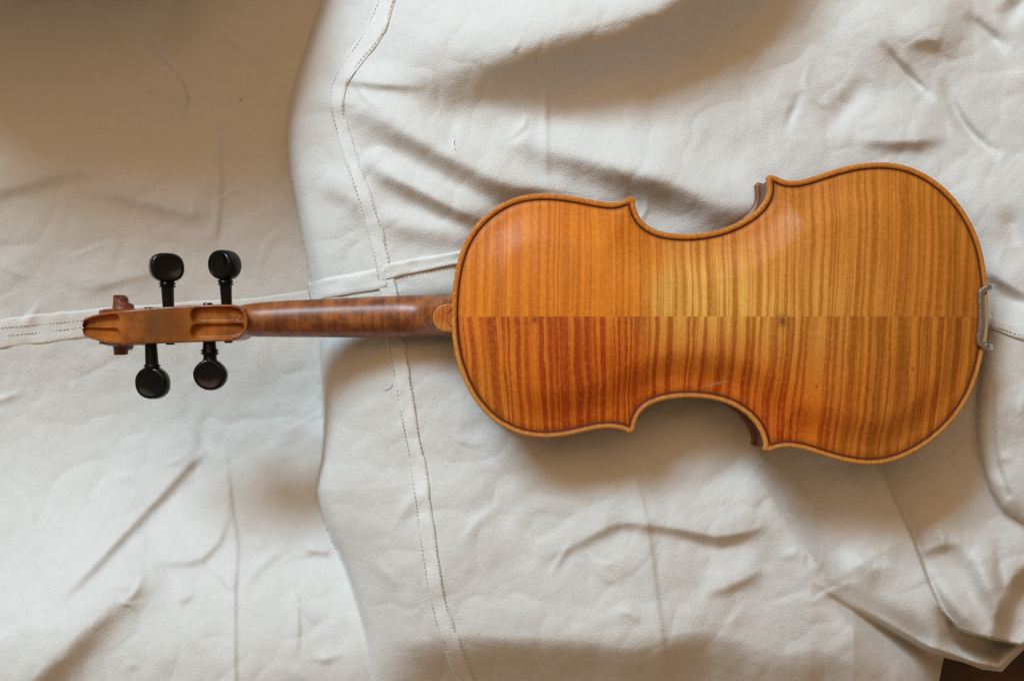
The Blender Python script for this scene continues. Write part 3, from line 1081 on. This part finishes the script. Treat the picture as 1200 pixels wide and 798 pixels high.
# side of the plate
T_ = np.roll(OM, -1, 0) - np.roll(OM, 1, 0)
c3, ok3 = ring(3.4)


def submesh(name, sel, mat, dz=0.0, sidewall=None):
    f = F[sel]
    ids, inv = np.unique(f, return_inverse=True)
    V = P3[ids].copy()
    V[:, 2] += ZB + dz
    D = pd[ids]
    V = [tuple(q) for q in V]; Fc = [tuple(q) for q in inv.reshape(-1, 3)]
    D = list(D)
    if sidewall is not None:
        n = len(OM)
        zt = ZB + plate_z(OM[:1, 0], OM[:1, 1], np.zeros(1))[0] / 1000
        for i in range(n):
            j = (i + 1) % n
            if (OM[i, 1] + OM[j, 1]) / 2 * sidewall < YC * sidewall: continue
            b0 = len(V)
            ins = lambda p, q: (p[0] / 1000, p[1] / 1000, q)
            V += [ins(OM[i], zt), ins(OM[j], zt), ins(OM[j], ZB - 0.0030), ins(OM[i], ZB - 0.0030)]
            Fc.append((b0, b0 + 1, b0 + 2, b0 + 3))
            # underside lip
            ci = OM[i] + (c3[i] - OM[i]); cj = c3[j]
            V += [ins(OM[i], ZB - 0.0030), ins(OM[j], ZB - 0.0030), ins(cj, ZB - 0.0042), ins(ci, ZB - 0.0042)]
            Fc.append((b0 + 4, b0 + 5, b0 + 6, b0 + 7))
            D += [0.0] * 8
    o = part(name, V, Fc, mat)
    at = o.data.attributes.new('edge_d', 'FLOAT', 'POINT')
    at.data.foreach_set('value', np.array(D, dtype=np.float32))
    return o


def weld(o):
    bm = bmesh.new(); bm.from_mesh(o.data)
    bmesh.ops.remove_doubles(bm, verts=bm.verts, dist=2e-6)
    bm.to_mesh(o.data); bm.free()


up = cent[:, 1] > YC
hu = submesh('back_half', up & ~is_purf, M_BACK_U, 0, 1); weld(hu)
hl = submesh('back_half', (~up) & ~is_purf, M_BACK_L, 0, -1); weld(hl)
hu['label'] = 'upper half of the back with fine narrow flame stripes and worn golden centre'
hl['label'] = 'lower half of the back with broad dark red flame stripes'
pf = submesh('purfling', is_purf, M_PURF, 0.00004)

# belly: the same outline, arched downwards
ZT = ZB - 0.0355
ids, inv = np.unique(F, return_inverse=True)
V = P3[ids].copy()
V[:, 2] = ZT - 0.0035 - V[:, 2]
Fb = [tuple(q[::-1]) for q in inv.reshape(-1, 3)]
V = [tuple(q) for q in V]
n = len(OM)
zt = ZT - 0.0035 + 0.0015
for i in range(n):
    j = (i + 1) % n
    b0 = len(V)
    V += [(OM[i][0] / 1000, OM[i][1] / 1000, zt), (OM[j][0] / 1000, OM[j][1] / 1000, zt), (OM[j][0] / 1000, OM[j][1] / 1000, ZT), (OM[i][0] / 1000, OM[i][1] / 1000, ZT)]
    Fb.append((b0, b0 + 3, b0 + 2, b0 + 1))
    V += [(OM[i][0] / 1000, OM[i][1] / 1000, ZT), (OM[j][0] / 1000, OM[j][1] / 1000, ZT), (c3[j][0] / 1000, c3[j][1] / 1000, ZT + 0.0002), (c3[i][0] / 1000, c3[i][1] / 1000, ZT + 0.0002)]
    Fb.append((b0 + 4, b0 + 7, b0 + 6, b0 + 5))
belly = part('belly_plate', V, Fb, M_SPRUCE)
fix_normals(belly)

# ribs: six bent strips between the corners
cR, okR = ring(2.6)
corner_idx = []
for q in [(742.5, 231.5), (900.3, 206.2), (896.5, 528.4), (740.5, 507.6)]:
    corner_idx.append(int(np.argmin(np.hypot(OUT[:, 0] - q[0], OUT[:, 1] - q[1]))))
mid_r = int(np.argmax(OUT[:, 0])); mid_l = 0
stops = sorted(corner_idx + [mid_r, mid_l])
for a, b in zip(stops, stops[1:] + [stops[0] + n]):
    idx = [i % n for i in range(a, b + 1)]
    idx = [i for i in idx if okR[i]]
    V, Fc = [], []
    for k, i in enumerate(idx):
        x, y = cR[i] / 1000
        for zz in (ZB - 0.0032, ZB - 0.012, ZB - 0.024, ZT - 0.0003):
            V.append((x, y, zz))
    for k in range(len(idx) - 1):
        for r_ in range(3):
            Fc.append((k * 4 + r_, k * 4 + r_ + 1, (k + 1) * 4 + r_ + 1, (k + 1) * 4 + r_))
    part('rib', V, Fc, M_RIB)

# corner blocks where two ribs meet read as solid tips
for ci in corner_idx:
    tip = OM[ci] / 1000
    ctr = np.array([cR[(ci - 12) % n], cR[(ci + 12) % n]]).mean(0) / 1000
    e1, e2 = cR[(ci - 6) % n] / 1000, cR[(ci + 6) % n] / 1000
    tt = tip + (ctr - tip) * 0.22
    poly = [e1, tt, e2, ctr]
    V = [(p[0], p[1], ZB - 0.0034) for p in poly] + [(p[0], p[1], ZT - 0.0002) for p in poly]
    Fc = [(0, 1, 2, 3), (7, 6, 5, 4)] + [(i, (i + 1) % 4, 4 + (i + 1) % 4, 4 + i) for i in range(4)]
    o = part('corner_block', V, Fc, M_RIB, smooth=False)
    fix_normals(o)


# button: half round tongue of the back
def extruded(name, poly_px, z0, z1, bev, mat, dome=0.0):
    """outline in photo pixels at z1, flat bottom z0, rounded upper edge"""
    P = np.array([W(a, b, z1)[:2] for a, b in poly_px])
    c = P.mean(0)
    V, Fc = [], []
    levels = [(0.0, z0), (0.0, z1 - bev)]
    for k in range(1, 5):
        w = k / 4 * math.pi / 2
        levels.append((bev * (1 - math.cos(w)), z1 - bev + bev * math.sin(w)))
    levels.append((bev * 1.15, z1 + dome))
    m = len(P)
    T = np.roll(P, -1, 0) - np.roll(P, 1, 0)
    T /= np.linalg.norm(T, axis=1)[:, None]
    N = np.stack([T[:, 1], -T[:, 0]], -1)
    if ((P - c) * N).sum() < 0: N = -N
    for ins_, z in levels:
        for i in range(m): V.append((*(P[i] - N[i] * ins_), z))
    for l in range(len(levels) - 1):
        for i in range(m):
            Fc.append((l * m + i, l * m + (i + 1) % m, (l + 1) * m + (i + 1) % m, (l + 1) * m + i))
    V.append((*c, z1 + dome * 1.3))
    top = (len(levels) - 1) * m
    for i in range(m): Fc.append((top + i, top + (i + 1) % m, len(V) - 1))
    Fc.append(tuple(range(m)))
    o = part(name, V, Fc, mat)
    fix_normals(o)
    return sharp(o, 32)


bt = [(536.5, 356.5), (524, 356.2), (518, 357.2), (512.5, 360.5), (508.5, 365.5), (507, 371.5), (508, 378), (511, 383.5), (516, 387.3), (522, 389), (536.5, 389)]
bt = [tuple(p) for p in refine([q + (0,) for q in bt], 2.0)[:, :2]]
extruded('back_button', bt, ZB - 0.006, ZB - 0.0006, 0.0009, M_BUTTON, 0.0)

# neck
NZ = 0.0545
prof = [  # u, top edge v, bottom edge v, crest z
    (283, 356.5, 394.0, 0.0755), (290, 355.5, 394.3, 0.0725), (300, 354.2, 394.7, 0.0712), (330, 352.2, 395.0, 0.0708), (380, 349.6, 395.3, 0.0712), (430, 347.4, 395.6, 0.0716),
    (470, 346.0, 395.6, 0.0724), (490, 345.4, 395.5, 0.0750), (503, 345.0, 395.4, 0.0810), (511, 344.8, 395.3, 0.0868), (518, 344.6, 395.3, 0.0890), (533, 344.3, 395.3, 0.0893)]
prof = np.array(prof)
us = np.arange(283, 533.1, 2.5)
V, Fc = [], []
m = 29
for u_ in us:
    vt = np.interp(u_, prof[:, 0], prof[:, 1]); vb = np.interp(u_, prof[:, 0], prof[:, 2]); zc = np.interp(u_, prof[:, 0], prof[:, 3])
    # smooth crest
    zc = np.mean([np.interp(u_ + q, prof[:, 0], prof[:, 3]) for q in (-5, -2.5, 0, 2.5, 5)])
    zw = 0.060
    yt, yb = W(u_, vt, zw)[1], W(u_, vb, zw)[1]
    x_ = W(u_, vt, 0.068)[0]
    yc, hw = (yt + yb) / 2, (yt - yb) / 2
    pw = 2.3 if u_ < 480 else 2.3 - 0.5 * min(1, (u_ - 480) / 30)
    for k in range(m):
        w = math.pi * k / (m - 1)
        cx, sx = math.cos(w), math.sin(w)
        yy = yc + hw * math.copysign(abs(cx) ** (2 / pw), cx)
        zz = NZ + (zc - NZ) * abs(sx) ** (2 / pw)
        V.append((x_, yy, zz))
nr = len(us)
for i in range(nr - 1):
    for k in range(m - 1):
        Fc.append((i * m + k, (i + 1) * m + k, (i + 1) * m + k + 1, i * m + k + 1))
    Fc.append((i * m + m - 1, (i + 1) * m + m - 1, (i + 1) * m, i * m))
Fc.append(tuple(range(m))); Fc.append(tuple((nr - 1) * m + k for k in range(m)))
neck = part('neck', V, Fc, M_NECK)
fix_normals(neck); sharp(neck, 60)

# fingerboard under the neck
V, Fc = [], []
for (u_, hv, vm) in [(292, 18.4, 374.8), (530, 24.3, 370.0), (705, 31, 370.5)]:
    for zz, sc in [(0.0543, 1.0), (0.0505, 1.0), (0.0475, 0.6)]:
        for sgn in (1, -1):
            p = W(u_, vm, 0.055)
            V.append((p[0], p[1] + sgn * hv * 0.0006 * sc * 0.97, zz - (0.0 if u_ < 531 else 0.006)))
for i in range(2):
    a = i * 6; b = a + 6
    Fc += [(a, b, b + 1, a + 1), (a, a + 2, b + 2, b), (a + 1, b + 1, b + 3, a + 3), (a + 2, a + 4, b + 4, b + 2), (a + 3, b + 3, b + 5, a + 5), (a + 4, a + 5, b + 5, b + 4)]
Fc += [(0, 1, 3, 2), (2, 3, 5, 4), (12, 14, 15, 13), (14, 16, 17, 15)]
fb = part('fingerboard', V, Fc, M_EBONY, smooth=False)
fix_normals(fb)

# pegbox with the fluted back
pt = np.array([(95.7, 384), (96.2, 377.5), (98.0, 374.2), (101.5, 372.0), (108, 369.6), (121.3, 366.8), (140, 364.2), (162.7, 362.0), (195.8, 359.4), (223, 357.8), (255, 356.9), (270, 356.9), (279, 358.4), (285.5, 362.5), (289, 368.5), (290, 377)])
pb = np.array([(95.7, 384), (96.0, 390.5), (98.0, 393.2), (102, 395.6), (110, 398.4), (124, 401.6), (136, 403.0), (149, 403.7), (190, 402.3), (234, 400.5), (255, 400.0), (270, 399.5), (279, 397.3), (285, 392.8), (289, 385.8), (290, 377)])
pus = np.unique(np.r_[np.linspace(95.72, 102, 12), np.linspace(102, 280, 150), np.linspace(280, 289.95, 24)])
R_S = 0.0265


def pegbox_z(u_):
    base = np.interp(u_, [95, 150, 200, 250, 290], [0.0800, 0.0830, 0.0825, 0.0800, 0.0770])
    # curls over at the left end
    x_ = np.clip((146 - u_) * 0.00058 / 0.0297, 0, 0.999)
    return base - R_S * (1 - np.sqrt(1 - x_ ** 2)) * 0.9


NY = 61
V, Fc = [], []
for u_ in pus:
    vt = np.interp(u_, pt[:, 0], pt[:, 1]); vb = np.interp(u_, pb[:, 0], pb[:, 1])
    if u_ < 101: 
        t = (u_ - 95.7) / 5.3
        vt = 384 - (384 - 372.1) * (1 - (1 - min(1, t)) ** 3.2); vb = 384 + (395.1 - 384) * (1 - (1 - min(1, t)) ** 3.2)
    z0 = float(pegbox_z(u_))
    for k in range(NY):
        t = k / (NY - 1)
        s = math.sin((t - 0.5) * math.pi) * 0.5 + 0.5            # crowd the samples at the rims
        v_ = vt + (vb - vt) * s
        hw = (vb - vt) / 2; q = (v_ - (vt + vb) / 2)
        dz = 0.0
        # two flutes in each fluted length
        for (ua, ub, dep) in ((223.5, 286.0, 0.0044), (92.0, 139.5, 0.0050)):
            if ua - 3 < u_ < ub + 3:
                hwm = max(hw - 2.6, 0.5)
                for sg in (-1, 1):
                    yc_ = sg * hwm * 0.5
                    a = (q - yc_) / (hwm * 0.52)
                    bL = (u_ - (ua + ub) / 2) / ((ub - ua) / 2)
                    if ua < 100: bL = max(bL, 0.0)
                    if ub > 280 : 
                        bL = bL if bL < 0 else bL
                    g = 1 - abs(a) ** 2.4 - abs(bL) ** 9
                    if g > 0: dz -= dep * min(1, g * 1.5) ** 0.75
        # rounded rim
        e = min(s, 1 - s) * 2 * hw
        if e < 2.4: dz -= 0.0011 * (1 - math.sqrt(max(0, 1 - ((2.4 - e) / 2.4) ** 2)))
        V.append((*W(u_, v_, z0)[:2], z0 + dz))
nr = len(pus)
for i in range(nr - 1):
    for k in range(NY - 1):
        Fc.append((i * NY + k, i * NY + k + 1, (i + 1) * NY + k + 1, (i + 1) * NY + k))
# walls down: ring of the boundary
loop = [i * NY for i in range(nr)] + [(nr - 1) * NY + k for k in range(1, NY)] + [i * NY + NY - 1 for i in range(nr - 2, -1, -1)] + [k for k in range(NY - 2, 0, -1)]
b0 = len(V)
for q in loop:
    x_, y_, z_ = V[q]
    V.append((x_, y_, max(min(z_ - 0.004, 0.074), 0.050)))
b1 = len(V)
for q in loop:
    x_, y_, z_ = V[q]
    V.append((x_, y_, 0.050 if x_ > -0.270 else 0.052))
nl = len(loop)
for i in range(nl):
    j = (i + 1) % nl
    Fc.append((loop[i], loop[j], b0 + j, b0 + i))
    Fc.append((b0 + i, b0 + j, b1 + j, b1 + i))
Fc.append(tuple(b1 + i for i in range(nl)))
pegbox = part('pegbox', V, Fc, M_PEGBOX)
fix_normals(pegbox)
bv = sharp(pegbox, 50)


# scroll volutes on either side: a spiral step rising outwards to the eye
def volute(sign):
    cx, cy0, cz = W(143, 383, 0.060)
    base_v = {1: 367.0, -1: 401.5}[sign]
    tip_v = {1: 345.8, -1: 416.0}[sign]
    y0 = W(143, base_v, 0.062)[1]; y1 = W(143, tip_v, 0.062)[1]
    total = abs(y1 - y0)
    NT, NR = 96, 64
    V, Fc = [], []
    TU = 1.45; R0 = 0.0150; kk = math.log(R0 / 0.0064) / (2 * math.pi * TU)
    for i in range(NT):
        th = 2 * math.pi * i / NT
        for j in range(NR + 1):
            r = R0 * (1 - j / NR) if j < NR else 0.0
            # which turn of the spiral
            if r < 1e-5: phi_ = 1e3
            else: phi_ = math.log(R0 / r) / kk
            nturn = math.floor((phi_ - th) / (2 * math.pi))
            ph = min(max(th + 2 * math.pi * nturn, 0), 2 * math.pi * TU)
            fr = ((phi_ - th) / (2 * math.pi)) - nturn if r > 1e-5 else 1
            hgt = 0.22 + 0.78 * (ph / (2 * math.pi * TU)) ** 2.2
            dip = -0.0010 * math.sin(math.pi * min(1, fr)) if ph < 2 * math.pi * (TU - 0.05) else 0.0
            # soften the wall
            wall = smooth01(min(1.0, fr / 0.22))
            hp = 0.22 + 0.78 * (max(ph - 2 * math.pi, 0) / (2 * math.pi * TU)) ** 2.2
            hh = hp + (hgt - hp) * wall if ph > 0 else hgt * min(1, wall + .3)
            if r < 0.0066: dip -= 0.0052 * max(0.0, math.cos(th) * r / 0.0066 * (1 if sign > 0 else 0.4) - 0.15)
            yy = y0 + sign * (total * hh + dip)
            V.append((cx + r * math.cos(th), yy, cz + sign * r * math.sin(th)))
    for i in range(NT):
        i2 = (i + 1) % NT
        for j in range(NR):
            Fc.append((i * (NR + 1) + j, i * (NR + 1) + j + 1, i2 * (NR + 1) + j + 1, i2 * (NR + 1) + j))
    b0 = len(V)
    for i in range(NT):
        th = 2 * math.pi * i / NT
        V.append((cx + R0 * math.cos(th), y0 - sign * 0.003, cz + sign * R0 * math.sin(th)))
    for i in range(NT):
        Fc.append((i * (NR + 1), ((i + 1) % NT) * (NR + 1), b0 + (i + 1) % NT, b0 + i))
    o = part('scroll_volute', V, Fc, M_SCROLL, parent=None)
    fix_normals(o); sharp(o, 40)
    return o


v1 = volute(1); v2 = volute(-1)


# pegs
def lathe(name, pr, org, axis_dir, mat, parent, n=28):
    """pr: (along, radius)"""
    ax = Vector(axis_dir).normalized()
    a = Vector((1, 0, 0)); b = ax.cross(a)
    V, Fc = [], []
    for s, r in pr:
        for k in range(n):
            w = 2 * math.pi * k / n
            V.append(Vector(org) + ax * s + (a * math.cos(w) + b * math.sin(w)) * r)
    for i in range(len(pr) - 1):
        for k in range(n):
            Fc.append((i * n + k, i * n + (k + 1) % n, (i + 1) * n + (k + 1) % n, (i + 1) * n + k))
    Fc.append(tuple(range(n))); Fc.append(tuple((len(pr) - 1) * n + k for k in range(n)))
    o = part(name, V, Fc, mat, parent)
    fix_normals(o); sharp(o, 45)
    return o


def peg_head(org, axis_dir, rot, half_w, length, mat, parent, square=2.6, thick=0.0052, flare=0.5, dish=0.22):
    """flattened thumb piece; face normal turned by rot about the shaft"""
    ax = Vector(axis_dir).normalized()
    xx = Vector((1, 0, 0))
    zz = Vector((0, 0, 1))
    a = xx * math.cos(rot) + zz * math.sin(rot)
    nrm = zz * math.cos(rot) - xx * math.sin(rot)
    c = Vector(org) + ax * (length * 0.5)
    NT, NR = 56, 22
    V, Fc = [], []
    hb = length / 2
    for sgn in (1, -1):
        for j in range(NR + 1):
            rho = 1 - (1 - j / NR) ** 1.5
            for i in range(NT):
                w = 2 * math.pi * i / NT
                cx, sy = math.cos(w), math.sin(w)
                px = math.copysign(abs(cx) ** (2 / square), cx)
                py = math.copysign(abs(sy) ** (2 / square), sy)
                rim = 1.0 if rho < 0.8 else (1 - 0.16 * (rho - 0.8) / 0.2) * (1 - ((rho - 0.8) / 0.2) ** 5) ** 0.5
                t = thick * rim * (1 - dish * (1 - min(1, (rho / 0.80)) ** 3.0))
                wid = half_w * (1.0 - flare * 0.16 * max(0, -py) ** 2)
                V.append(c + a * (px * rho * wid) + ax * (py * rho * hb) + nrm * (sgn * t))
    st_ = (NR + 1) * NT
    for s_ in range(2):
        for j in range(NR):
            for i in range(NT):
                i2 = (i + 1) % NT
                b = s_ * st_
                Fc.append((b + j * NT + i, b + j * NT + i2, b + (j + 1) * NT + i2, b + (j + 1) * NT + i))
    o = part('peg_head', V, Fc, mat, parent)
    fix_normals(o)
    sharp(o, 50)
    return o


def peg(u_s, v_wall, v_col, v_head0, v_head1, v_far, head_u, half_px, rot, r_shaft, square, lab, zsh=0.066, thick=0.0052, flare=0.5):
    up_ = 1 if v_head1 < v_wall else -1
    k = (CAM_Z - zsh) / FPX
    yw = -(v_wall - 399) * k; yc = -(v_col - 399) * k; y0 = -(v_head0 - 399) * k; y1 = -(v_head1 - 399) * k; yf = -(v_far - 399) * k
    x0 = (u_s - 600) * k; xh = (head_u - 600) * k
    d = Vector((xh - x0, (y0 + y1) / 2 - yw, 0)); d.normalize()
    org = Vector((x0, yw, zsh))
    r = r_shaft * k
    S = lambda y: abs(y - yw)
    L0, Lc = S(y0), S(yc)
    back = -abs(yf - yw)
    prf = [(back, r * 0.62), (back + 0.0006, r * 0.74), (-0.004, r * 0.92), (0, r * 0.94), (Lc - 0.0016, r * 1.06)]
    root = lathe('tuning_peg', prf + [(Lc - 0.0008, r * 1.08)], org, d, M_EBONY, violin)
    root['label'] = lab
    col = [(Lc - 0.0010, r * 1.10), (Lc - 0.0006, r * 1.34), (Lc + 0.0001, r * 1.38), (Lc + 0.0006, r * 1.18), (Lc + 0.0012, r * 1.20), (Lc + 0.0016, r * 1.40), (Lc + 0.0023, r * 1.36),
           (Lc + 0.0030, r * 1.08), (L0, r * 1.0), (L0 + 0.0015, r * 1.12), (L0 + 0.0035, r * 1.1)]
    lathe('peg_collar', col, org, d, M_EBONY, root)
    peg_head(org + d * L0, d, rot, half_px * k, abs(y1 - y0), M_EBONY, root, square, thick, flare)
    return root


peg(197.5, 362, 335.5, 331.0, 296.5, 404.2, 195.2, 19.6, math.radians(-27), 7.0, 2.6, 'peg nearest the scroll above the pegbox with rounded square head', thick=0.0064)
peg(265.7, 359, 333.0, 328.5, 292.8, 402.0, 263.3, 19.0, math.radians(29), 6.6, 2.1, 'peg nearest the neck above the pegbox with disc head turned sideways', thick=0.0064)
peg(176.8, 401, 428.5, 429.5, 467.8, 360.0, 179.2, 19.7, math.radians(6), 7.2, 2.3, 'peg nearest the scroll below the pegbox with round head', thick=0.0050)
peg(245.3, 399, 411.0, 419.5, 457.6, 355.0, 246.8, 19.7, math.radians(-4), 7.6, 2.05, 'peg nearest the neck below the pegbox with round head', thick=0.0050, flare=1.6)

# chin rest clamp hooked over the bottom edge
clamp = empty('chin_rest_clamp', (0, 0, 0))
clamp.parent = violin
zc_ = ZB + 0.0022
path = [W(1164, 336.2, 0.088), W(1161.5, 336.4, 0.0945), W(1158, 336.8, zc_), W(1153.5, 338.4, zc_), W(1150.2, 341.6, zc_), W(1149.2, 346.5, zc_), W(1149.6, 360, zc_), W(1149.8, 378, zc_),
        W(1148.6, 389, zc_), W(1147.2, 396, zc_), W(1148.4, 401.6, zc_), W(1152.4, 404.8, zc_), W(1157, 406.0, zc_), W(1160.0, 406.4, 0.0945), W(1162.5, 406.6, 0.088)]
sm_ = [Vector(p) for p in refine(path, 0.0008)] if False else None
P = np.array(path)
dense = []
for i in range(len(P) - 1):
    p0 = P[max(i - 1, 0)]; p1 = P[i]; p2 = P[i + 1]; p3 = P[min(i + 2, len(P) - 1)]
    for k in range(6):
        t = k / 6
        dense.append(0.5 * ((2 * p1) + (-p0 + p2) * t + (2 * p0 - 5 * p1 + 4 * p2 - p3) * t * t + (-p0 + 3 * p1 - 3 * p2 + p3) * t ** 3))
dense.append(P[-1])
V, Fc = [], []
secs = [(-1.0, -.55), (-1.0, .25), (-.8, .6), (-.35, .72), (.35, .72), (.8, .6), (1.0, .25), (1.0, -.55)]
for i, p in enumerate(dense):
    t = Vector(dense[min(i + 1, len(dense) - 1)]) - Vector(dense[max(i - 1, 0)])
    t.normalize()
    side = t.cross(Vector((0, 0, 1)))
    if side.length < 0.2: side = Vector((0, 1, 0))
    side.normalize()
    nn = side.cross(t).normalized()
    for a, b in secs:
        V.append(Vector(p) + side * a * 0.0020 + nn * b * 0.0016)
ns = len(secs)
for i in range(len(dense) - 1):
    for k in range(ns):
        Fc.append((i * ns + k, i * ns + (k + 1) % ns, (i + 1) * ns + (k + 1) % ns, (i + 1) * ns + k))
Fc.append(tuple(range(ns))); Fc.append(tuple((len(dense) - 1) * ns + k for k in range(ns)))
br = part('clamp_bracket', V, Fc, M_NICKEL, clamp)
fix_normals(br); sharp(br, 40)
pad_poly = [(1152.5, 345), (1157.2, 345), (1158.2, 360), (1158.0, 385), (1156.5, 401), (1151.5, 401), (1152.4, 385)]
pad = extruded('cork_pad', [tuple(q) for q in pad_poly], ZB - 0.0005, ZB + 0.0016, 0.0004, M_CORK)
pad.parent = clamp
for vv_ in (337.0, 406.0):
    a = Vector(W(1163.5, vv_, 0.089)); b = Vector((a.x, a.y, 0.058))
    V, Fc = tube([a, a.lerp(b, 0.3), a.lerp(b, 0.31), a.lerp(b, 0.75), a.lerp(b, 0.76), b], [0.0013, 0.0013, 0.0024, 0.0024, 0.0013, 0.0013], 14)
    o = part('clamp_screw', V, Fc, M_NICKEL, clamp)
    fix_normals(o); sharp(o, 40)
